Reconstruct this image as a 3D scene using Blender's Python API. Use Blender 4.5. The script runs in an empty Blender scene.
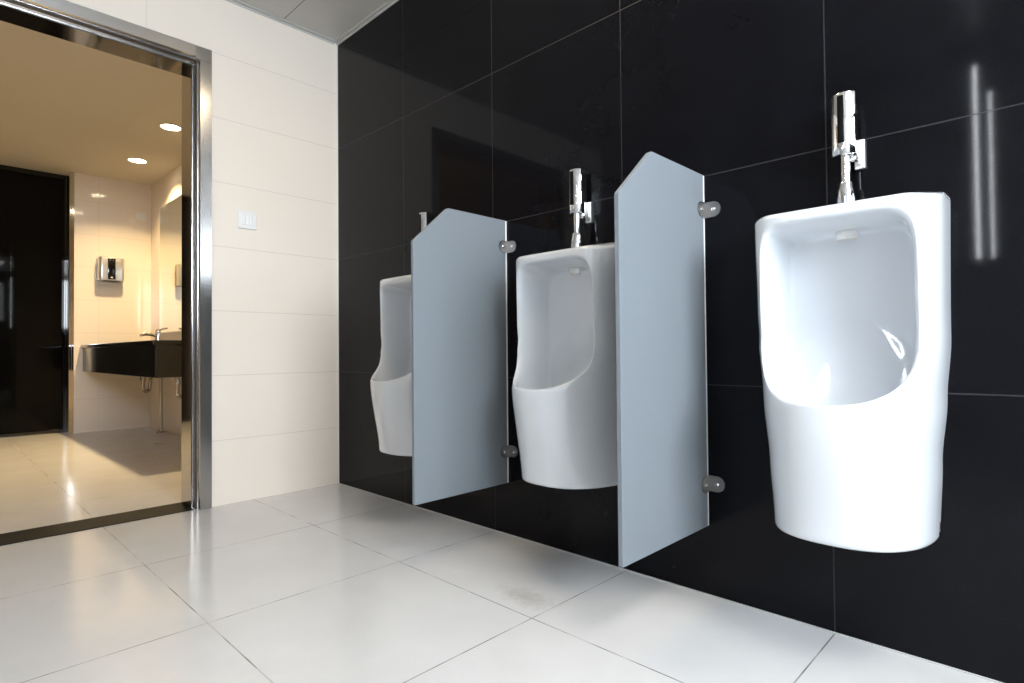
import bpy, bmesh, math, random
from mathutils import Matrix, Vector
random.seed(4)
S = bpy.context.scene
COL = S.collection
PI = math.pi

# ------------------------------------------------------------------ helpers
def new_bm(): return bmesh.new()

def merge(dst, src, M=None):
    me = bpy.data.meshes.new('tmp'); src.to_mesh(me); src.free()
    if M is not None: me.transform(M)
    dst.from_mesh(me); bpy.data.meshes.remove(me)

def add_box(bm, x0, x1, y0, y1, z0, z1, bev=0.0, seg=2, M=None):
    b = bmesh.new()
    bmesh.ops.create_cube(b, size=1.0)
    for v in b.verts:
        v.co = Vector(((x0+x1)/2+v.co.x*(x1-x0), (y0+y1)/2+v.co.y*(y1-y0), (z0+z1)/2+v.co.z*(z1-z0)))
    if bev > 0:
        bmesh.ops.bevel(b, geom=list(b.edges), offset=bev, segments=seg, profile=0.5, affect='EDGES')
    merge(bm, b, M)

def add_prism(bm, pts, axis, a, b_, bev=0.0, seg=2, M=None):
    """closed 2D outline pts extruded along axis (0,1,2) from a to b_"""
    b = bmesh.new()
    def P(p, h):
        if axis == 0: return (h, p[0], p[1])
        if axis == 1: return (p[0], h, p[1])
        return (p[0], p[1], h)
    lo = [b.verts.new(P(p, a)) for p in pts]; hi = [b.verts.new(P(p, b_)) for p in pts]
    n = len(pts)
    for i in range(n): b.faces.new((lo[i], lo[(i+1) % n], hi[(i+1) % n], hi[i]))
    b.faces.new(list(reversed(lo))); b.faces.new(hi)
    bmesh.ops.recalc_face_normals(b, faces=list(b.faces))
    if bev > 0:
        caps = [e for e in b.edges if len({round(v.co[axis], 6) for v in e.verts}) == 1]
        bmesh.ops.bevel(b, geom=caps, offset=bev, segments=seg, profile=0.5, affect='EDGES')
    merge(bm, b, M)

def add_lathe(bm, prof, n=32, M=None):
    """profile [(r, z)...] turned about z; r=0 ends close"""
    b = bmesh.new(); rings = []
    for r, z in prof:
        if r < 1e-6: rings.append([b.verts.new((0, 0, z))])
        else: rings.append([b.verts.new((r*math.cos(2*PI*i/n), r*math.sin(2*PI*i/n), z)) for i in range(n)])
    for A, B in zip(rings, rings[1:]):
        for i in range(n):
            j = (i+1) % n
            if len(A) == 1 and len(B) == 1: continue
            if len(A) == 1: b.faces.new((A[0], B[j], B[i]))
            elif len(B) == 1: b.faces.new((A[i], A[j], B[0]))
            else: b.faces.new((A[i], A[j], B[j], B[i]))
    bmesh.ops.recalc_face_normals(b, faces=list(b.faces))
    merge(bm, b, M)

def add_tube(bm, path, r, n=16, rr=None):
    """round bar swept along path points, closed ends"""
    b = bmesh.new(); P = [Vector(p) for p in path]; rings = []
    up = None
    for i, p in enumerate(P):
        d = (P[min(i+1, len(P)-1)]-P[max(i-1, 0)]).normalized()
        if up is None:
            up = Vector((0, 0, 1)) if abs(d.z) < .9 else Vector((1, 0, 0))
        u = (up-d*up.dot(d)).normalized(); w = d.cross(u); up = u
        q = r if rr is None else rr[i]
        rings.append([b.verts.new(p+u*q*math.cos(2*PI*k/n)+w*q*math.sin(2*PI*k/n)) for k in range(n)])
    for A, B in zip(rings, rings[1:]):
        for i in range(n): b.faces.new((A[i], A[(i+1) % n], B[(i+1) % n], B[i]))
    b.faces.new(list(reversed(rings[0]))); b.faces.new(rings[-1])
    bmesh.ops.recalc_face_normals(b, faces=list(b.faces))
    merge(bm, b)

def arc(c, r, a0, a1, n, f):
    return [f(c[0]+r*math.cos(a0+(a1-a0)*i/n), c[1]+r*math.sin(a0+(a1-a0)*i/n)) for i in range(n+1)]

def round_poly(pts, r, n=6):
    out = []; m = len(pts)
    for i in range(m):
        p, a, b = Vector(pts[i]), Vector(pts[i-1]), Vector(pts[(i+1) % m])
        q = r[i] if isinstance(r, (list, tuple)) else r
        if q <= 0: out.append(tuple(p)); continue
        u, w = (a-p).normalized(), (b-p).normalized()
        A, B = p+u*q, p+w*q
        for k in range(n+1):
            t = k/n; out.append(tuple(A*(1-t)**2+p*2*t*(1-t)+B*t*t))
    return out

def obj(name, bm, mat, parent=None, smooth=True, angle=35):
    me = bpy.data.meshes.new(name)
    bmesh.ops.remove_doubles(bm, verts=list(bm.verts), dist=1e-6)
    bm.to_mesh(me); bm.free()
    me.materials.append(mat)
    o = bpy.data.objects.new(name, me); COL.objects.link(o)
    if smooth:
        me.shade_smooth()
        try: me.set_sharp_from_angle(angle=math.radians(angle))
        except Exception: pass
    if parent: o.parent = parent
    return o

def local(o, bm_origin):
    """move the mesh so that the object origin sits at bm_origin"""
    o.data.transform(Matrix.Translation(-Vector(bm_origin))); o.location = Vector(bm_origin)
    return o

def tag(o, label=None, cat=None, group=None, kind=None):
    if label: o['label'] = label
    if cat: o['category'] = cat
    if group: o['group'] = group
    if kind: o['kind'] = kind
    return o

def thing(name, label, cat, loc=(0, 0, 0), group=None):
    o = bpy.data.objects.new(name, None); COL.objects.link(o)
    o.empty_display_size = .05; o.location = loc
    return tag(o, label, cat, group)

def struct(name, bm, m, smooth=False, parent=None):
    o = obj(name, bm, m, parent, smooth=smooth)
    if parent is None: o['kind'] = 'structure'
    return o

def dup(root, loc, label):
    r = root.copy(); COL.objects.link(r); r.location = loc; r['label'] = label
    for ch in list(root.children):
        c = ch.copy(); COL.objects.link(c); c.parent = r
        for g in list(ch.children):
            d = g.copy(); COL.objects.link(d); d.parent = c
    return r

# ------------------------------------------------------------------ materials
class NT:
    def __init__(self, name):
        self.m = bpy.data.materials.new(name); self.m.use_nodes = True
        self.t = self.m.node_tree; self.n = self.t.nodes; self.l = self.t.links
        self.b = self.n['Principled BSDF']
    def add(self, kind, **kw):
        x = self.n.new(kind)
        for k, v in kw.items(): setattr(x, k, v)
        return x
    def put(self, sock, v):
        if hasattr(v, 'is_output') or hasattr(v, 'links'): self.l.new(v, sock)
        else: sock.default_value = v
    def math(self, op, a, b=None, c=None):
        x = self.add('ShaderNodeMath', operation=op)
        for i, v in enumerate((a, b, c)):
            if v is not None: self.put(x.inputs[i], v)
        return x.outputs[0]
    def mix(self, f, a, b):
        x = self.add('ShaderNodeMix', data_type='RGBA')
        self.put(x.inputs[0], f); self.put(x.inputs[6], a); self.put(x.inputs[7], b)
        return x.outputs[2]
    def pos(self):
        g = self.add('ShaderNodeNewGeometry'); s = self.add('ShaderNodeSeparateXYZ')
        self.l.new(g.outputs['Position'], s.inputs[0])
        return g.outputs['Position'], s.outputs
    def noise(self, scale, detail=3, rough=.6, vec=None):
        x = self.add('ShaderNodeTexNoise'); x.inputs['Scale'].default_value = scale
        x.inputs['Detail'].default_value = detail; x.inputs['Roughness'].default_value = rough
        if vec is not None: self.l.new(vec, x.inputs['Vector'])
        return x.outputs['Fac']
    def ramp(self, f, stops):
        x = self.add('ShaderNodeValToRGB'); self.l.new(f, x.inputs[0])
        e = x.color_ramp.elements
        while len(e) < len(stops): e.new(.5)
        for k, (p_, c) in zip(e, stops): k.position = p_; k.color = c if len(c) == 4 else (*c, 1)
        return x.outputs[0]
    def joint(self, co, off, size, width):
        """1 inside a joint line that repeats every size along a coordinate"""
        u = self.math('DIVIDE', self.math('SUBTRACT', co, off), size)
        d = self.math('PINGPONG', u, .5)
        return self.math('LESS_THAN', d, width/size/2)
    def bump(self, h, strength, dist=.002):
        x = self.add('ShaderNodeBump'); x.inputs['Strength'].default_value = strength
        x.inputs['Distance'].default_value = dist
        self.l.new(h, x.inputs['Height']); self.l.new(x.outputs[0], self.b.inputs['Normal'])
    def set(self, **kw):
        for k, v in kw.items(): self.put(self.b.inputs[k.replace('_', ' ')], v)

def plain(name, col, rough=.4, metal=0., **kw):
    t = NT(name)
    p_, _ = t.pos()
    n = t.noise(kw.pop('nscale', 60), 3, .6, p_)
    v = kw.pop('vary', .04)
    c = t.mix(n, tuple(a*(1-v) for a in col)+(1,), tuple(min(1, a*(1+v)) for a in col)+(1,))
    t.set(Base_Color=c, Roughness=rough, Metallic=metal)
    for k, x in kw.items(): t.set(**{k: x})
    return t.m

def cream_tile(name, hax, hoff, hsize, rough):
    t = NT(name); p_, s = t.pos()
    jz = t.joint(s[2], 0.0, .3, .0028)
    jh = t.joint(s[hax], hoff, hsize, .0022)
    j = t.math('MAXIMUM', jz, jh)
    mp = t.add('ShaderNodeMapping'); t.l.new(p_, mp.inputs['Vector']); mp.inputs['Scale'].default_value = (1, 1, 6)
    weave = t.noise(38, 4, .7, mp.outputs[0]); cloud = t.noise(3.2, 3, .55, p_)
    base = t.mix(weave, (.80, .715, .625, 1), (.83, .755, .67, 1))
    base = t.mix(t.math('MULTIPLY', cloud, .35), base, (.84, .78, .705, 1))
    t.set(Base_Color=t.mix(j, base, (.62, .555, .50, 1)), Roughness=t.math('ADD', rough, t.math('MULTIPLY', j, .5)), IOR=1.45)
    t.bump(t.math('SUBTRACT', 1.0, j), .25, .001)
    return t.m

def black_tile():
    t = NT('black_stone_tile'); p_, s = t.pos()
    jz = t.joint(s[2], 0.0, .6, .003)
    jx = t.joint(s[0], WX0, WSZ, .003)
    j = t.math('MAXIMUM', jz, jx)
    sp = t.ramp(t.noise(260, 2, .8, p_), [(.58, (0, 0, 0)), (.80, (1, 1, 1))])
    cl = t.noise(7, 5, .65, p_)
    base = t.mix(t.ramp(cl, [(.35, (0, 0, 0)), (.75, (1, 1, 1))]), (.0034, .0034, .0046, 1), (.0050, .0051, .0070, 1))
    base = t.mix(t.math('MULTIPLY', sp, .22), base, (.075, .085, .105, 1))
    t.set(Base_Color=t.mix(j, base, (.03, .03, .033, 1)), IOR=1.225,
          Roughness=t.math('ADD', .05, t.math('MULTIPLY', j, .4)))
    return t.m

def floor_tile():
    t = NT('floor_tile'); p_, s = t.pos()
    jx = t.joint(s[0], WX0, WSZ, .0032)
    jy = t.joint(s[1], FY0, FSZ, .0032)
    broken = t.math('ADD', .45, t.math('MULTIPLY', t.ramp(t.noise(9, 2, .5, p_), [(.35, (0, 0, 0)), (.6, (1, 1, 1))]), .5))
    j = t.math('MULTIPLY', t.math('MAXIMUM', jx, jy), broken)
    cl = t.noise(5, 5, .6, p_); fine = t.noise(120, 2, .6, p_)
    base = t.mix(t.ramp(cl, [(.3, (0, 0, 0)), (.75, (1, 1, 1))]), (.66, .655, .65, 1), (.71, .705, .70, 1))
    base = t.mix(t.math('MULTIPLY', fine, .2), base, (.73, .72, .71, 1))
    # a brown stain on the floor below the middle urinal
    def blot(cx, cy, rx, ry, amt):
        dx = t.math('DIVIDE', t.math('SUBTRACT', s[0], cx), rx); dy = t.math('DIVIDE', t.math('SUBTRACT', s[1], cy), ry)
        d = t.math('SQRT', t.math('ADD', t.math('MULTIPLY', dx, dx), t.math('MULTIPLY', dy, dy)))
        m = t.math('SUBTRACT', 1.0, t.math('ADD', d, t.math('MULTIPLY', t.math('SUBTRACT', t.noise(28, 4, .7, p_), .5), 1.6)))
        return t.math('MULTIPLY', t.math('MINIMUM', t.math('MAXIMUM', m, 0.0), 1.0), amt)
    base = t.mix(blot(STAIN[0], STAIN[1], .12, .06, .38), base, (.27, .22, .15, 1))
    t.set(Base_Color=t.mix(j, base, (.10, .085, .07, 1)), Roughness=t.math('ADD', t.math('ADD', .10, t.math('MULTIPLY', cl, .06)), t.math('MULTIPLY', j, .5)), IOR=1.5)
    return t.m

def ceiling_panel():
    t = NT('ceiling_panel'); p_, s = t.pos()
    j = t.math('MAXIMUM', t.joint(s[0], 0.0, 50., .0), t.joint(s[1], CY0, .6, .004))
    n = t.noise(40, 3, .5, p_)
    base = t.mix(n, (.50, .485, .455, 1), (.53, .515, .485, 1))
    t.set(Base_Color=t.mix(j, base, (.08, .08, .08, 1)), Roughness=.35)
    return t.m

def brushed(name, col, rough, axis=2):
    t = NT(name); p_, s = t.pos()
    mp = t.add('ShaderNodeMapping'); t.l.new(p_, mp.inputs['Vector'])
    sc = [1, 1, 1]; sc[axis] = .02; mp.inputs['Scale'].default_value = sc
    n = t.noise(700, 2, .6, mp.outputs[0])
    t.set(Base_Color=t.mix(n, tuple(c*.93 for c in col)+(1,), tuple(min(1, c*1.05) for c in col)+(1,)), Metallic=1.,
          Roughness=t.math('ADD', rough, t.math('MULTIPLY', n, .08)))
    return t.m

def emit(name, col, strength):
    t = NT(name); p_, _ = t.pos(); n = t.noise(2, 2, .5, p_)
    t.set(Base_Color=(.8, .8, .8, 1), Emission_Color=t.mix(n, tuple(c*.97 for c in col)+(1,), (*col, 1)), Emission_Strength=strength)
    return t.m
# ---- URINAL SHAPE (pure python) ----
def _itp(z, ks):
    if z <= ks[0][0]: return ks[0][1]
    for (a, va), (b, vb) in zip(ks, ks[1:]):
        if z <= b:
            t = (z-a)/(b-a); t = t*t*(3-2*t) if b-a > .1 else t
            return va+(vb-va)*t
    return ks[-1][1]
U_ZB, U_ZT = 0.276, 1.052
U_W = [(.272, .158), (.45, .165), (.585, .176), (.72, .185), (1.052, .1885)]
U_D = [(.272, .256), (.585, .300), (.615, .278), (.65, .246), (.69, .222), (.74, .209), (1.052, .205)]
U_N = [(.272, 2.6), (.585, 2.4), (.62, 2.7), (.70, 3.8), (.80, 4.3), (1.052, 4.6)]
def _sm(a, b, x):
    t = min(1, max(0, (x-a)/(b-a))); return t*t*(3-2*t)
PI = math.pi
def u_surf(t, z):
    """outer skin: t = plan angle (0 right .. pi left), z = height"""
    w, d, n = _itp(z, U_W), _itp(z, U_D), _itp(z, U_N)
    r = .011
    ez = 0.0
    if z > U_ZT-r: u = (z-(U_ZT-r))/r; ez = r*(1-math.sqrt(max(0, 1-u*u)))
    if z < U_ZB+.012: u = min(1, ((U_ZB+.012)-z)/.012); ez = r*(1-math.sqrt(max(0, 1-u*u)))
    c, s = math.cos(t), math.sin(t)
    x = (w-ez)*math.copysign(abs(c)**(2/n), c); y = -(d-ez)*abs(s)**(2/n)
    # the top falls towards the front and rounds at the shoulders; the underside rises to the front
    zz = z + y*0.20*_sm(.80, 1.05, z) - .009*_sm(.70, 1.0, abs(x)/w)*_sm(.92, 1.05, z)
    zz += -y*0.05*(1-_sm(.272, .45, z))
    return (x, y, zz)
U_NQ = 44; U_NL = 4*U_NQ
U_ZC = .72; U_HX = .156
def _quarter(top):
    """hole points of one quarter, right-middle to top or bottom middle, evenly spaced either side of the corner"""
    e, hz = (8.0, U_ZT-.020-U_ZC) if top else (2.75, U_ZC-.586)
    P = []
    M = 1500
    for k in range(M+1):
        a = (k/M)**2*PI/4 if k <= M else 0
        P.append((U_HX*math.cos(a)**(2/e), hz*math.sin(a)**(2/e) if a > 0 else 0.0))
    Q = []
    for k in range(M+1):
        a = PI/2-((M-k)/M)**2*PI/4
        Q.append((U_HX*max(0, math.cos(a))**(2/e), hz*math.sin(a)**(2/e)))
    def even(L, n):
        d = [0]
        for p, q in zip(L, L[1:]): d.append(d[-1]+math.hypot(p[0]-q[0], p[1]-q[1]))
        out = []; k = 0
        for i in range(n):
            t = d[-1]*i/n
            while d[k+1] < t: k += 1
            f = (t-d[k])/max(1e-12, d[k+1]-d[k])
            out.append((L[k][0]+(L[k+1][0]-L[k][0])*f, L[k][1]+(L[k+1][1]-L[k][1])*f))
        return out
    return even(P, U_NQ//2)+even(list(Q), U_NQ//2)+[(0.0, hz)]
def _rectq(top):
    v = U_ZT-U_ZC if top else U_ZC-U_ZB
    n = U_NQ//2
    return [(0.0, v*i/n) for i in range(n)]+[(PI/2*i/n, v) for i in range(n+1)]
def _loops():
    """(hole, border) in plan-angle / height space plus bowl weight, counter-clockwise from the right middle"""
    hole, rect, low = [], [], []
    def tz(x, z):
        n, w = _itp(z, U_N), _itp(z, U_W)
        return (math.acos(math.copysign(min(1, abs(x)/w)**(n/2), x)), z)
    T, R = _quarter(True), _rectq(True); B, RB = _quarter(False), _rectq(False)
    n = U_NQ
    for k in range(n): hole.append(tz(T[k][0], U_ZC+T[k][1])); rect.append((R[k][0], U_ZC+R[k][1])); low.append(0)
    for k in range(n, 0, -1): hole.append(tz(-T[k][0], U_ZC+T[k][1])); rect.append((PI-R[k][0], U_ZC+R[k][1])); low.append(0)
    for k in range(n): hole.append(tz(-B[k][0], U_ZC-B[k][1])); rect.append((PI-RB[k][0], U_ZC-RB[k][1])); low.append(B[k][1]/(U_ZC-.586))
    for k in range(n, 0, -1): hole.append(tz(B[k][0], U_ZC-B[k][1])); rect.append((RB[k][0], U_ZC-RB[k][1])); low.append(B[k][1]/(U_ZC-.586))
    return hole, rect, low
def _cr(pts, u):
    n = len(pts)-1; f = min(u*n, n-1e-9); i = int(f); t = f-i
    p1, p2 = pts[i], pts[i+1]
    p0 = pts[i-1] if i > 0 else tuple(2*a-b for a, b in zip(p1, p2))
    p3 = pts[i+2] if i+2 <= n else tuple(2*b-a for a, b in zip(p1, p2))
    return tuple(.5*((2*b)+(-a+c)*t+(2*a-5*b+4*c-d)*t*t+(-a+3*b-3*c+d)*t**3) for a, b, c, d in zip(p0, p1, p2, p3))
def urinal_mesh():
    V, F = [], []
    N = U_NL
    hole, rect, low = _loops()
    rows = []
    for k in [0, .012, .025, .04, .06, .085, .115, .15, .2, .26, .33, .41, .5, .6, .7, .8, .88, .94, .98, 1.0]:
        row = []
        for (t0, z0), (t1, z1) in zip(rect, hole):
            kk = k
            row.append(u_surf(t0+(t1-t0)*kk, z0+(z1-z0)*kk))
        rows.append(row)
    edge = rows[-1]
    cz = .80
    # interior: per angle a spline from the rim to the middle of the back panel
    inner = [[] for _ in range(30)]
    for lw, e in zip(low, edge):
        b = _sm(.25, 1.0, lw)             # how much of a bowl
        x, y, z = e
        side = [(x, y, z), (x*.965, y+.004, z+(cz-z)*.028), (x*.93, y+.022, z+(cz-z)*.045), (x*.90, y*.55-.015, z+(cz-z)*.07),
                (x*.86, -.054, z+(cz-z)*.10), (x*.79, -.038, z+(cz-z)*.19), (x*.4, -.033, z+(cz-z)*.6), (0, -.032, cz)]
        bowl = [(x, y, z), (x*.98, y+.005, z-.001), (x*.96, y+.016, z-.012), (x*.88, y+.05, z-.085),
                (x*.75, y*.5, z-.135), (x*.66, -.070, z-.02), (x*.4, -.040, z+.09), (0, -.032, cz)]
        pts = [tuple(p*(1-b)+q*b for p, q in zip(m, n)) for m, n in zip(side, bowl)]
        for j in range(30): inner[j].append(_cr(pts, (j+1)/30 if j < 29 else 1.0))
    rows += inner[:-1]
    for r in rows: V += r
    for k in range(len(rows)-1):
        for i in range(N):
            j = (i+1) % N
            F.append((k*N+i, k*N+j, (k+1)*N+j, (k+1)*N+i))
    V.append((0, -.032, cz)); c = len(V)-1; k = len(rows)-1
    for i in range(N): F.append((k*N+i, k*N+(i+1) % N, c))
    # underside and top caps, to the wall
    top = [i for i in range(N) if rect[i][1] > U_ZT-1e-6]
    bot = [i for i in range(N) if rect[i][1] < U_ZB+1e-6]
    for cap, sl in ((top, 0.20), (bot, -0.05)):
        prev = cap
        for q in (.8, .4, 0.0):
            cur = []
            for i in cap:
                x, y, z = rows[0][i]
                V.append((x, y*q, z - y*(1-q)*sl)); cur.append(len(V)-1)
            for m in range(len(cap)-1):
                F.append((prev[m], prev[m+1], cur[m+1], cur[m]))
            prev = cur
    return V, F

# light levels
W1, DL, DL2, DL3, EXPO = 82, 23, 18, 5, 0.1
# ------------------------------------------------------------------ measures (metres)
# x runs along the black wall away from the doorway wall, y goes back into that wall, z is up
WX0, WSZ = 0.0066, 0.5986
FY0, FSZ = -0.4495, 0.5960
CY0 = -0.305
STAIN = (1.70, -0.366)
H = 2.379                  # ceiling of the urinal room
XR, YN = 5.0, -2.45       # far side walls behind the camera
XB, HB = -3.58, 2.345      # back wall and ceiling of the wash room
DT, DY0, DY1, DZ = 0.18, -0.655, -1.905, 2.085   # doorway wall thickness, opening sides, opening height

M_CREAM = cream_tile('cream_tile', 1, .0, .9, .20)
M_CREAM_B = cream_tile('cream_tile_back', 1, .18, .6, .07)
M_CREAM_R = cream_tile('cream_tile_side', 0, .32, .6, .09)
M_BLACK = black_tile(); M_FLOOR = floor_tile(); M_CEIL = ceiling_panel()
M_WCEIL = plain('wash_room_plaster', (.72, .66, .54), .75, vary=.02)
M_PORC = plain('white_porcelain', (.67, .70, .735), .06, vary=.01, nscale=5, IOR=1.52, Coat_Weight=.4, Coat_Roughness=.03)
M_PLASTIC = plain('white_plastic', (.80, .80, .79), .35, vary=.02)
M_CHROME = plain('chrome', (.86, .86, .87), .045, 1., vary=.01)
M_STEEL = brushed('brushed_steel_upright', (.60, .59, .58), .13, 2)
M_STEELH = brushed('brushed_steel_lintel', (.62, .61, .60), .20, 1)
M_MIRSTEEL = plain('polished_steel', (.58, .56, .53), .07, 1., vary=.02)
M_ZINC = plain('satin_zinc', (.30, .29, .285), .35, 1., vary=.1)
M_PANEL = plain('grey_blue_laminate', (.20, .225, .25), .5, vary=.025, nscale=90, Specular_IOR_Level=.25)
M_SATIN = plain('satin_chrome', (.80, .80, .80), .30, 1., vary=.01)
M_SENSOR = plain('dark_sensor_lens', (.004, .004, .004), .35, vary=.1, IOR=1.2)
M_CUBICLE = plain('grey_cubicle_laminate', (.46, .455, .45), .4, vary=.03)
M_PIPE = plain('dull_chrome_pipe', (.42, .40, .36), .22, 1., vary=.05)
M_GAPLIGHT = plain('white_gap_light', (.86, .86, .85), .35, vary=.01)  # white that stands for light in the gap behind each partition
M_PEDGE = plain('panel_core_edge', (.16, .18, .21), .5, vary=.05)
M_GRANITE = plain('black_granite', (.012, .012, .012), .12, vary=.5, nscale=220)
M_THRESH = plain('dark_threshold_stone', (.009, .009, .009), .5, vary=.8, nscale=110, Specular_IOR_Level=.12)
M_BLKGLASS = plain('black_gloss', (.004, .004, .004), .04, vary=.1)
M_DARKDOOR = plain('dark_glass', (.003, .003, .003), .04, vary=.1, IOR=1.2)
M_MIRROR = plain('mirror_silver', (.86, .88, .80), .01, 1., vary=.003)
M_TRIM = plain('white_trim', (.78, .77, .74), .35, vary=.02)
M_GREYTRIM = plain('grey_metal_trim', (.47, .46, .44), .35, vary=.02)
M_GROUT = plain('pale_grout', (.50, .50, .49), .6, vary=.06)
M_SEAL = plain('brown_rubber_seal', (.06, .05, .042), .5, vary=.1)
M_STAINED = None
def stained_plastic():
    t = NT('stained_plastic'); p_, s = t.pos()
    n = t.noise(180, 3, .6, p_)
    low = t.math('MULTIPLY', t.math('LESS_THAN', s[2], .9555), n)
    t.set(Base_Color=t.mix(low, (.80, .80, .78, 1), (.50, .40, .22, 1)), Roughness=.4)
    return t.m
M_STAINED = stained_plastic()
M_SILVER = plain('silver_cover', (.60, .60, .60), .28, .85, vary=.02)
M_WINDOW = emit('frosted_daylight_pane', (.86, .93, 1.0), 15.0)
M_SLIT = emit('slit_daylight_pane', (.90, .95, 1.0), 62.0)
M_SLITFAR = emit('far_slit_daylight_pane', (.88, .94, 1.0), 7.0)
M_LAMP = emit('lamp_diffuser', (1.0, .86, .60), 28.0)
M_FILL = emit('fill_diffuser', (1.0, .86, .66), 6.0)

# ------------------------------------------------------------------ setting
bm = new_bm(); add_box(bm, XB-.35, XR+.1, YN-.1, .0, -.12, 0); struct('floor', bm, M_FLOOR)
bm = new_bm(); add_box(bm, .0, XR+.1, 0, .12, -.12, H+.1); struct('wall_right', bm, M_BLACK)

# doorway wall with the opening cut out, one mesh
bm = new_bm()
add_box(bm, -DT, 0, DY0, 0, 0, H+.1)
add_box(bm, -DT, 0, DY1, DY0, DZ, H+.1)
add_box(bm, -DT, 0, YN, DY1, 0, H+.1)
struct('wall_left', bm, M_CREAM)
bm = new_bm(); add_box(bm, 0, XR+.1, YN-.1, 0, H, H+.1); struct('ceiling', bm, M_CEIL)

# window walls behind the camera
def wall_with_hole(name, axis, at, thick, a0, a1, z1, holes, mat):
    """holes = [(a, b, zlo, zhi)...] sorted along the wall"""
    bm = new_bm()
    def bx(u0, u1, z0, z1_):
        if u1-u0 < 1e-4 or z1_-z0 < 1e-4: return
        if axis == 0: add_box(bm, at, at+thick, u0, u1, z0, z1_)
        else: add_box(bm, u0, u1, at-thick, at, z0, z1_)
    u = a0
    for (h0, h1, zl, zh) in holes:
        bx(u, h0, 0, z1); bx(h0, h1, 0, zl); bx(h0, h1, zh, z1); u = h1
    bx(u, a1, 0, z1)
    return struct(name, bm, mat)
HR = [(-2.36, -.70, 1.25, 2.3), (-.455, -.39, 1.40, 2.16), (-.105, -.045, 1.40, 2.16)]
wall_with_hole('wall_rear', 0, XR, .12, YN-.1, 0, H+.1, HR, M_BLACK)
HN = [(2.46, 2.485, 1.18, 2.26), (2.525, 2.545, 1.18, 2.1)]
wall_with_hole('wall_near', 1, YN, .12, 0, XR+.1, H+.1, HN, M_CUBICLE)

def window(name, axis, at, h, mat, mull):
    a0, a1, z0, z1 = h; f = .022 if a1-a0 > .3 else .004
    bm = new_bm()
    def bx(u0, u1, w0, w1, d0, d1, b=.002):
        if axis == 0: add_box(bm, at+d0, at+d1, u0, u1, w0, w1, b)
        else: add_box(bm, u0, u1, at-d1, at-d0, w0, w1, b)
    bx(a0+f, a1-f, z0, z0+f, .02, .08, .001); bx(a0+f, a1-f, z1-f, z1, .02, .08, .001)
    bx(a0, a0+f, z0, z1, .02, .08, .001); bx(a1-f, a1, z0, z1, .02, .08, .001)
    for k in range(mull):
        c = a0+(a1-a0)*(k+1)/(mull+1); bx(c-.02, c+.02, z0+f, z1-f, .025, .07, .002)
    w = struct(name, bm, M_TRIM)
    bm = new_bm(); bx(a0+f*.5, a1-f*.5, z0+f*.5, z1-f*.5, .05, .056, 0)
    struct('pane', bm, mat, parent=w)
for i, h in enumerate(HR): window('window_%d' % (i+1), 0, XR, h, M_WINDOW if i == 0 else M_SLITFAR, 1 if i == 0 else 0)
for i, h in enumerate(HN): window('window_%d' % (i+4), 1, YN, h, M_WINDOW if i == 9 else M_SLIT, 1 if i == 9 else 0)

# wash room shell
bm = new_bm()
add_box(bm, XB-.35, XB, -.62, 0, 0, HB+.1)
add_box(bm, XB-.35, XB-.22, YN, -.62, 0, HB+.1)
struct('wall_back', bm, M_CREAM_B)
bm = new_bm(); add_box(bm, XB-.35, 0, 0, .12, -.12, HB+.15); struct('wall_washroom', bm, M_CREAM_R)
bm = new_bm(); add_box(bm, XB-.35, 0, YN-.12, YN, -.12, HB+.15); struct('wall_washroom_left', bm, M_CREAM_R)
bm = new_bm(); add_box(bm, XB-.35, -DT, YN, 0, HB, HB+.1); struct('ceiling_washroom', bm, M_WCEIL)

# steel door frame of the doorway (door_1)
door = thing('door_1', None, None); door['kind'] = 'structure'
def frame_section(y_out, sgn):
    """plan outline (x, y) of a stepped steel jamb; sgn -1 runs towards -y"""
    q = lambda x, d: (x, y_out+sgn*d)
    return [q(.012, 0), q(.012, .049), q(-.010, .0515), q(-.010, .0535), q(-.036, .0535), q(-.036, .059), q(-.052, .061),
            q(-.052, .067), q(-DT-.01, .067), q(-DT-.01, .059), q(-.002, .047), q(-.002, 0)]
bm = new_bm(); add_prism(bm, frame_section(-.64, -1), 2, 0, 2.037); struct('jamb', bm, M_STEEL, parent=door)
bm = new_bm(); add_prism(bm, frame_section(-1.92, 1), 2, 0, 2.037); struct('jamb', bm, M_STEEL, parent=door)
bm = new_bm(); add_box(bm, -DT-.008, -.052, -.7075, -.704, 0.0, 2.033, 0); struct('jamb_lining', bm, M_MIRSTEEL, parent=door)
z0 = 2.099
hd = [(.012, z0), (.012, z0-.049), (-.010, z0-.0515), (-.010, z0-.0535), (-.036, z0-.0535), (-.036, z0-.059), (-.052, z0-.061),
      (-.052, z0-.067), (-DT-.01, z0-.067), (-DT-.01, z0-.059), (-.002, z0-.047), (-.002, z0)]
bm = new_bm(); add_prism(bm, hd, 1, -1.86, -.706); struct('lintel', bm, M_STEELH, parent=door)
bm = new_bm()
add_box(bm, -.002, .012, -.706, -.64, z0-.062, z0, .001)
add_box(bm, -.002, .012, -1.92, -1.86, z0-.062, z0, .001); struct('corner_plate', bm, M_STEEL, parent=door)
bm = new_bm(); add_box(bm, -.0355, -.0105, -.6985, -.6938, 0.0, z0-.0586, .001); struct('door_seal', bm, M_SEAL, parent=door)
bm = new_bm(); add_box(bm, -.0355, -.0105, -1.86, -.6985, z0-.0585, z0-.0537, .001); struct('door_seal', bm, M_SEAL, parent=door)
bm = new_bm(); add_box(bm, -DT-.008, -.052, -1.853, -.708, z0-.071, z0-.0672, 0); struct('lintel_lining', bm, M_MIRSTEEL, parent=door)
bm = new_bm(); add_box(bm, -DT-.01, -.012, -1.853, -.708, 0.0, .004, .001); struct('trim_1', bm, M_THRESH)

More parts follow.
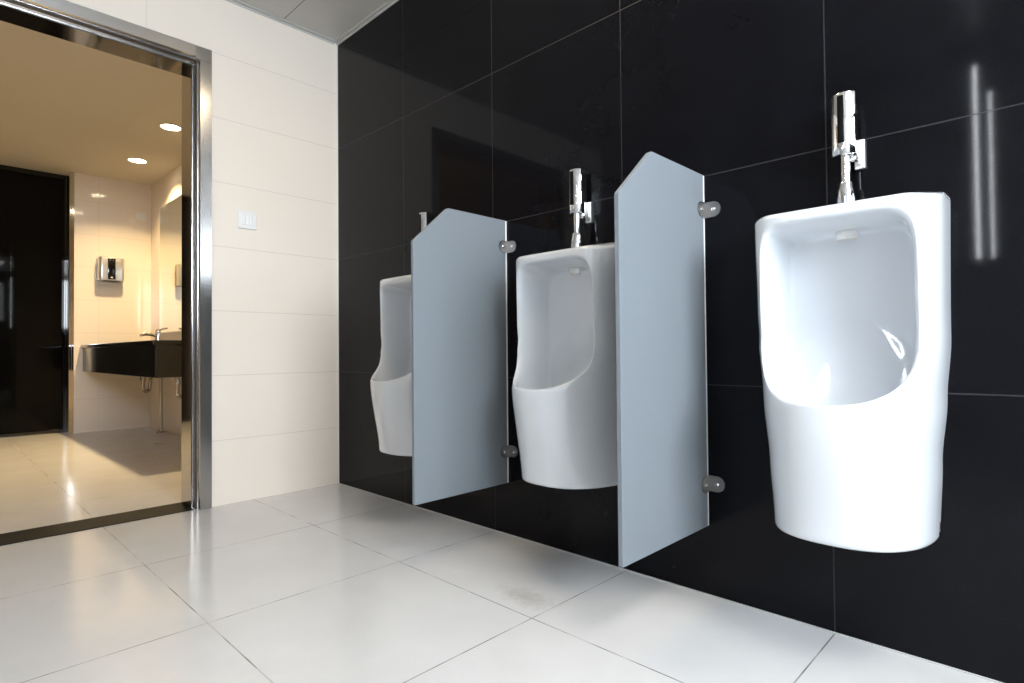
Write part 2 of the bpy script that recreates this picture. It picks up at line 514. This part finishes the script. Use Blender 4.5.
# trims
bm = new_bm(); add_prism(bm, [(-.0, H), (-.0, H-.014), (-.004, H-.014), (-.004, H-.005), (-.02, H-.005), (-.02, H)], 0, 0.0, XR); struct('trim_2', bm, M_GREYTRIM)
bm = new_bm(); add_prism(bm, [(0.0, H), (.0, H-.014), (.004, H-.014), (.004, H-.005), (.02, H-.005), (.02, H)], 1, YN, -.02); struct('trim_3', bm, M_GREYTRIM)
bm = new_bm(); add_box(bm, 0, .006, -.006, 0, 0, H-.014, .001); struct('trim_4', bm, M_TRIM)
bm = new_bm(); add_box(bm, .006, XR, -.004, 0, 0, .004, .001); struct('baseboard_right', bm, M_GROUT)

# dark glass door at the back of the wash room (door_2)
bm = new_bm(); add_box(bm, XB-.215, XB-.175, -1.86, -.655, .03, HB-.045, .003); d2 = struct('door_2', bm, M_DARKDOOR)
bm = new_bm(); add_box(bm, XB-.22, XB-.16, -.655, -.64, 0, HB-.001, .002); struct('door_frame', bm, M_BLKGLASS, parent=d2)
bm = new_bm(); add_box(bm, XB-.22, XB-.165, -1.86, -.655, HB-.042, HB-.001, .002); struct('door_frame', bm, M_BLKGLASS, parent=d2)
bm = new_bm(); add_box(bm, XB-.22, XB-.165, -1.86, -.655, 0, .027, .002); struct('door_frame', bm, M_GRANITE, parent=d2)
bm = new_bm(); add_box(bm, XB-.16, XB+.006, -.64, -.621, 0, HB-.001, .002); add_box(bm, XB-.0, XB+.006, -.622, -.604, 0, HB-.001, .002)
struct('trim_5', bm, M_MIRSTEEL)

# ------------------------------------------------------------------ urinals
def make_urinal(x, label):
    t = thing('urinal', label, 'urinal', (x, 0, .272), 'wall-hung urinals')
    V, F = urinal_mesh()
    bm = new_bm(); vs = [bm.verts.new((a, b-.0005, c-.272)) for a, b, c in V]
    for f in F:
        try: bm.faces.new([vs[i] for i in f])
        except ValueError: pass
    bmesh.ops.recalc_face_normals(bm, faces=list(bm.faces))
    obj('bowl', bm, M_PORC, t, angle=150)
    # flush spreader: a half dome with a scalloped mouth
    bm = new_bm(); N_, R_ = 28, 9
    ring = []
    for j in range(R_+1):
        f = j/R_
        row = []
        for i in range(N_+1):
            a = PI*i/N_
            r = math.sin(min(f*1.25, 1)*PI/2)
            zz = -.046*f + (.0022*math.cos(a*6)*(f**6))
            row.append(bm.verts.new((.0275*r*math.cos(a)*(1-.22*max(0, f-.6)/.4), -.006-.028*r*math.sin(a)*(1-.3*max(0, f-.6)/.4), zz)))
        ring.append(row)
    for a_, b_ in zip(ring, ring[1:]):
        for i in range(N_):
            try: bm.faces.new((a_[i], a_[i+1], b_[i+1], b_[i]))
            except ValueError: pass
    bmesh.ops.solidify(bm, geom=list(bm.faces), thickness=.003)
    M = Matrix.Translation((0, -.048, .999-.272)); bm.transform(M)
    obj('flush_spreader', bm, M_STAINED, t)
    # drain strainer at the bottom of the bowl
    return t
UX = 2.458
u0 = make_urinal(UX, 'white porcelain urinal nearest the camera, shown whole on the right of the black wall')
dup(u0, (UX-.8, 0, .272), 'white porcelain urinal between the two grey partitions, its right side hidden by one')
dup(u0, (UX-1.617, 0, .272), 'white porcelain urinal by the cream wall, mostly hidden behind the far grey partition')

# ------------------------------------------------------------------ flush valves
def make_valve(x, label):
    t = thing('flush_valve', label, 'flush valve', (x, 0, 1.05), 'sensor flush valves')
    o = 1.05
    bm = new_bm()
    front = [(-.030+.051*k/10, -.053-.0145*math.sin(PI*k/10)**.8-.002*k/10) for k in range(11)]
    pl = front+round_poly([(.0185, -.040), (.0165, -.012), (-.024, -.012), (-.0285, -.040)], [0, .004, .004, 0], 5)[1:-1]
    pl = [(-.0295, -.044)]+front+[(.0205, -.046), (.017, -.016), (.014, -.012), (-.022, -.012), (-.025, -.016)]
    add_prism(bm, pl, 2, 1.157-o, 1.303-o, .002, 2); hs = obj('housing', bm, M_CHROME, t, angle=24)
    bm = new_bm(); add_box(bm, -.0135, .0005, -.0700, -.060, 1.184-o, 1.296-o, .0015); obj('sensor_window', bm, M_SENSOR, hs)
    bm = new_bm(); add_box(bm, -.0125, -.0005, -.0695, -.060, 1.166-o, 1.180-o, .0015); obj('button', bm, M_CHROME, hs)
    bm = new_bm(); add_box(bm, .008, .030, -.014, 0, 1.128-o, 1.198-o, .002); obj('wall_bracket', bm, M_SATIN, t, angle=12)
    bm = new_bm(); add_lathe(bm, [(0, 0), (.011, 0), (.012, .003), (.0105, .006), (.012, .009), (.011, .015), (0, .015)], 24, Matrix.Translation((.008, -.030, 1.141-o))); obj('lock_nut', bm, M_CHROME, t)
    bm = new_bm(); add_tube(bm, [(-.003, -.048, 1.06-o), (-.003, -.048, 1.158-o)], .0100, 20); obj('flush_pipe', bm, M_CHROME, t)
    bm = new_bm(); add_lathe(bm, [(0, -.016), (.021, -.016), (.0208, .002), (.0150, .040), (.0140, .042), (.0105, .043), (0, .043)], 32, Matrix.Translation((-.003, -.048, 0)))
    obj('cone_nut', bm, M_CHROME, t)
    return t
v0 = make_valve(UX, 'chrome sensor flush valve above the nearest urinal on the right')
dup(v0, (UX-.8, 0, 1.05), 'chrome sensor flush valve above the middle urinal, between the grey partitions')
dup(v0, (UX-1.63, 0, 1.05), 'chrome sensor flush valve peeping out behind the top of the far grey partition')

# ------------------------------------------------------------------ partitions
def make_partition(x, label):
    t = thing('urinal_partition', label, 'partition', (x, 0, .2), 'grey urinal partitions')
    prof = round_poly([(-.011, 0), (-.011, 1.001), (-.296, 1.001), (-.443, .868), (-.443, 0)], [0, 0, .009, .005, .003], 5)
    bm = new_bm(); add_prism(bm, prof, 0, -.0125, 0, .0012, 2); obj('panel', bm, M_PANEL, t, angle=12)
    bm = new_bm(); add_box(bm, -.0125, .0, -.0105, -.0035, .001, 1.0, .001); tag(obj('gap_light_strip', bm, M_GAPLIGHT, t), 'light in the gap at the wall, put in as a white strip')  # white strip in place of the light showing between panel and wall
    for z in (.90, .12):
        z += 0.0
        bm = new_bm()
        # two rounded flanges: one on the wall, one on the panel face
        h = .022
        wallf = [(.0, -h), (.024, -h)]+arc((.024, 0), h, -PI/2, PI/2, 12, lambda a, b: (a, b))[1:-1]+[(.024, h), (0, h)]
        add_prism(bm, [(a+.0005, b+z) for a, b in wallf], 1, -.0028, 0.0)
        panf = [(0, h), (-.026, h)]+arc((-.026, 0), h, PI/2, 1.5*PI, 12, lambda a, b: (a, b))[1:-1]+[(-.026, -h), (0, -h)]
        add_prism(bm, [(a, b+z) for a, b in panf], 0, .0004, .0032)
        br = obj('bracket', bm, M_ZINC, t, angle=20)
        for M in (Matrix.Translation((.025, -.0028, z)) @ Matrix.Rotation(PI/2, 4, 'X'), Matrix.Translation((.0032, -.027, z)) @ Matrix.Rotation(PI/2, 4, 'Y')):
            bm = new_bm(); add_lathe(bm, [(.0055, 0), (.0052, .0015), (.0035, .0028), (0, .0032)], 16, M); obj('screw', bm, M_CHROME, br)
    return t
p0 = make_partition(2.082, 'tall grey-blue partition with a slanted top, left of the nearest urinal')
dup(p0, (1.283, 0, .2), 'grey-blue partition with a slanted top further back, left of the middle urinal')

# ------------------------------------------------------------------ switch on the cream wall
t = thing('light_switch', 'white square light switch plate on the cream tiled wall beside the doorway', 'light switch', (0, -.479, 1.34))
bm = new_bm(); add_box(bm, .0, .009, -.043, .043, -.043, .043, .003, 3); sp = obj('plate', bm, M_PLASTIC, t, angle=12)
for k in range(3):
    bm = new_bm(); add_box(bm, .007, .0125, -.031+k*.021, -.0115+k*.021, -.026, .024, .002); obj('rocker', bm, M_PLASTIC, t)

# ------------------------------------------------------------------ wash room things
bm = new_bm()   # vanity
t = thing('vanity_counter', 'long black granite vanity counter in the room beyond the doorway', 'counter', (-1.28, -.55, .79))
add_box(bm, XB+.001+1.28, .0, -.005, .549, -.028, 0, .004); obj('countertop', bm, M_GRANITE, t, angle=12)
bm = new_bm()
ap = round_poly([(XB+.001+1.28, .012), (-.008, .012), (-.008, .549), (-.028, .549), (-.028, .032), (XB+.001+1.28, .032)], [0, .012, 0, 0, 0.004, 0], 6)
add_prism(bm, ap, 2, -.238, -.0285, .003); obj('apron', bm, M_GRANITE, t, angle=20)

def s_trap(x, label):
    t = thing('drain_trap', label, 'drain pipe', (x, -.12, 0), 'chrome drain traps under the vanity')
    bm = new_bm(); add_tube(bm, [(0, -.07, .44), (0, -.07, .79-.03)], .016, 16); add_lathe(bm, [(0, 0), (.024, 0), (.024, .03), (.0, .03)], 8, Matrix.Translation((0, -.07, .47))); obj('tailpiece', bm, M_PIPE, t)
    bm = new_bm()
    path = [(0, -.07, .46), (0, -.07, .42)]+arc((-.045, .40), .026, PI, 2*PI, 10, lambda a, b: (0, a, b))
    path += [(0, -.012, .455)]+arc((.029, .47), .041, PI, 0, 12, lambda a, b: (0, a, b))+[(0, .07, .44), (0, .07, .02)]
    add_tube(bm, path, .014, 16); obj('trap_bend', bm, M_PIPE, t)
    bm = new_bm(); add_lathe(bm, [(0, 0), (.036, 0), (.034, .006), (.018, .012), (.016, .03), (0, .03)], 24, Matrix.Translation((0, .07, 0.0))); obj('floor_flange', bm, M_PIPE, t)
    return t
tr = s_trap(-3.05, 'chrome drain trap with a pipe to the floor under the black counter')
dup(tr, (-2.08, -.12, 0), 'second chrome drain trap under the counter, half hidden by the door frame')

t = thing('stop_valve', 'small chrome stop valve on the wall under the black counter', 'valve', (-2.74, 0, .50))
bm = new_bm(); add_lathe(bm, [(0, 0), (.024, 0), (.022, .006), (.010, .010), (.010, .05), (0, .05)], 20, Matrix.Rotation(PI/2, 4, 'X')); obj('body', bm, M_CHROME, t)
bm = new_bm(); add_box(bm, -.026, .026, -.064, -.046, -.008, .008, .004); obj('handle', bm, M_CHROME, t)

t = thing('basin_faucet', 'chrome mixer faucet standing on the black vanity counter', 'faucet', (-2.87, -.12, .79))
bm = new_bm(); add_lathe(bm, [(0, 0), (.030, 0), (.029, .006), (.024, .012), (.023, .085), (.021, .10), (0, .104)], 28); obj('body', bm, M_CHROME, t)
bm = new_bm(); add_tube(bm, [(0, -.015, .07), (0, -.06, .082), (0, -.10, .084), (0, -.125, .078), (0, -.13, .066)], .0125, 16); obj('spout', bm, M_CHROME, t)
bm = new_bm(); add_lathe(bm, [(0, .0), (.020, .0), (.021, .012), (.014, .024), (0, .028)], 24, Matrix.Translation((0, 0, .103)))
add_tube(bm, [(0, .0, .118), (.02, .03, .132), (.04, .06, .138)], .007, 12); obj('lever', bm, M_CHROME, t)

t = thing('wall_mirror', 'frameless wall mirror above the black vanity counter', 'mirror', (-2.3, 0, .9))
bm = new_bm(); add_box(bm, -.95, 1.0, -.012, 0, .0, 1.165, .002); obj('glass', bm, M_MIRROR, t, angle=12)
bm = new_bm(); add_box(bm, -.95, 1.0, -.016, 0, -.008, -.0002, .001); obj('bottom_rail', bm, M_STEELH, t)

t = thing('hand_dryer', 'silver hand dryer with a black front strip on the far cream wall', 'hand dryer', (XB, -.337, 1.38))
bm = new_bm(); pl = round_poly([(0, -.099), (.105, -.099), (.105, .099), (0, .099)], [0, .03, .03, 0], 8)
add_prism(bm, pl, 2, 0, .215, .006, 3); obj('cover', bm, M_SILVER, t, angle=18)
bm = new_bm(); add_box(bm, .10, .1075, -.034, .026, .012, .205, .002); fs = obj('front_strip', bm, M_BLKGLASS, t)
bm = new_bm(); add_box(bm, .1065, .109, -.012, .004, .022, .034, .001); obj('indicator', bm, M_PLASTIC, fs)
bm = new_bm(); add_box(bm, .03, .085, -.06, .06, -.004, .0, .001); obj('nozzle', bm, M_GRANITE, t)

t = thing('socket_plate', 'white socket plate high on the far cream wall by the mirror', 'socket', (XB, -.085, 2.025))
bm = new_bm(); add_box(bm, .0, .009, -.043, .043, -.036, .036, .003); obj('plate', bm, M_PLASTIC, t, angle=12)
bm = new_bm(); add_box(bm, .007, .0105, -.03, .03, -.022, .022, .0015); obj('insert', bm, M_PLASTIC, t)

t = thing('floor_drain', 'small chrome floor drain in the wash room floor before the pipe', 'drain', (-2.35, -.24, 0))
bm = new_bm(); add_lathe(bm, [(0, .0008), (.018, .0015), (.034, .0028), (.038, .0015), (.039, 0), (0, 0)], 28); obj('cover', bm, M_ZINC, t)

# ------------------------------------------------------------------ ceiling downlights
def make_downlight(x, y, z, label, lampmat, power, col, grp):
    t = thing('ceiling_downlight', label, 'downlight', (x, y, z), grp)
    bm = new_bm(); add_lathe(bm, [(.072, -.0005), (.078, -.004), (.064, -.006), (.060, -.002), (.060, -.0005)], 40); obj('trim_ring', bm, M_PLASTIC, t)
    bm = new_bm(); add_lathe(bm, [(0, -.003), (.0595, -.003), (.0595, -.0005), (0, -.0005)], 40); obj('lamp', bm, lampmat, t)
    L = bpy.data.lights.new('downlight_beam', 'AREA'); L.shape = 'DISK'; L.size = .11; L.energy = power; L.color = col; L.spread = math.radians(125)
    lo = bpy.data.objects.new('downlight_beam', L); COL.objects.link(lo); lo.location = (x, y, z-.012)
    return t
make_downlight(-1.82, -.31, HB, 'lit round ceiling downlight nearer the doorway, right one of the pair', M_LAMP, DL, (1, .715, .36), 'wash room downlights')
make_downlight(-2.82, -.29, HB, 'lit round ceiling downlight nearer the far wall, left one of the pair', M_LAMP, DL, (1, .715, .36), 'wash room downlights')


def add_fill_panel(x0, x1, y0, y1, power, col, label):  # unseen panels added to fill the urinal room with light
    cx, cy = (x0+x1)/2, (y0+y1)/2
    t = thing('fill_panel', label, 'added fill light', (cx, cy, H))
    bm = new_bm(); a, b = (x1-x0)/2, (y1-y0)/2
    for q in ((-a, -a+.02, -b, b), (a-.02, a, -b, b), (-a+.02, a-.02, -b, -b+.02), (-a+.02, a-.02, b-.02, b)): add_box(bm, *q, -.012, -.0005, .001)
    obj('frame', bm, M_TRIM, t)
    bm = new_bm(); add_box(bm, -a+.02, a-.02, -b+.02, b-.02, -.008, -.001); obj('diffuser', bm, M_FILL, t)
    L = bpy.data.lights.new('fill_panel_glow', 'AREA'); L.shape = 'RECTANGLE'; L.size = x1-x0-.05; L.size_y = y1-y0-.05; L.energy = power; L.color = col
    lo = bpy.data.objects.new('fill_panel_glow', L); COL.objects.link(lo); lo.location = (cx, cy, H-.02)
    return t
add_fill_panel(3.1, 3.7, -1.3, -.5, DL2, (.94, .96, 1), 'wide flat fill light panel, added out of view, over the open floor opposite the nearest urinal')
add_fill_panel(1.2, 1.8, -.60, -.25, DL3, (1, .76, .47), 'small warm fill light panel, added out of view, above the middle urinal')

# ------------------------------------------------------------------ daylight
def daylight(axis, at, h, power):
    a0, a1, z0, z1 = h
    L = bpy.data.lights.new('window_daylight', 'AREA'); L.shape = 'RECTANGLE'; L.energy = power; L.color = (.80, .90, 1.0)
    L.size = a1-a0-.05; L.size_y = z1-z0-.05
    o = bpy.data.objects.new('window_daylight', L); COL.objects.link(o)
    if axis == 0:
        o.location = (at+.03, (a0+a1)/2, (z0+z1)/2); o.rotation_euler = (PI/2, 0, PI/2)
    else:
        o.location = ((a0+a1)/2, at-.03, (z0+z1)/2); o.rotation_euler = (PI/2, 0, PI)
    return o
daylight(0, XR, HR[0], W1)

w = bpy.data.worlds.new('sky'); S.world = w; w.use_nodes = True
bg = w.node_tree.nodes['Background']; bg.inputs[0].default_value = (.8, .88, 1, 1); bg.inputs[1].default_value = .3

# ------------------------------------------------------------------ camera
CP = [2.832772, -1.576103, 0.701175, 1.588028, -0.008865, 0.770665, 577.0710, -0.342]
cam = bpy.data.cameras.new('camera'); co = bpy.data.objects.new('camera', cam); COL.objects.link(co)
co.matrix_world = Matrix.Translation(CP[:3]) @ (Matrix.Rotation(CP[5], 3, 'Z') @ Matrix.Rotation(CP[3], 3, 'X') @ Matrix.Rotation(CP[4], 3, 'Z')).to_4x4()
cam.sensor_width = 36; cam.lens = CP[6]/1024*36; cam.shift_y = CP[7]/1024; cam.clip_start = .02
S.camera = co
v = S.view_settings; v.view_transform = 'Standard'; v.look = 'None'; v.exposure = EXPO; v.gamma = 1; v.use_curve_mapping = False
S.cycles.use_denoising = True
S.cycles.max_bounces = 12; S.cycles.diffuse_bounces = 6; S.cycles.glossy_bounces = 6
S.cycles.sample_clamp_indirect = 6
S.cycles.caustics_reflective = False; S.cycles.caustics_refractive = False
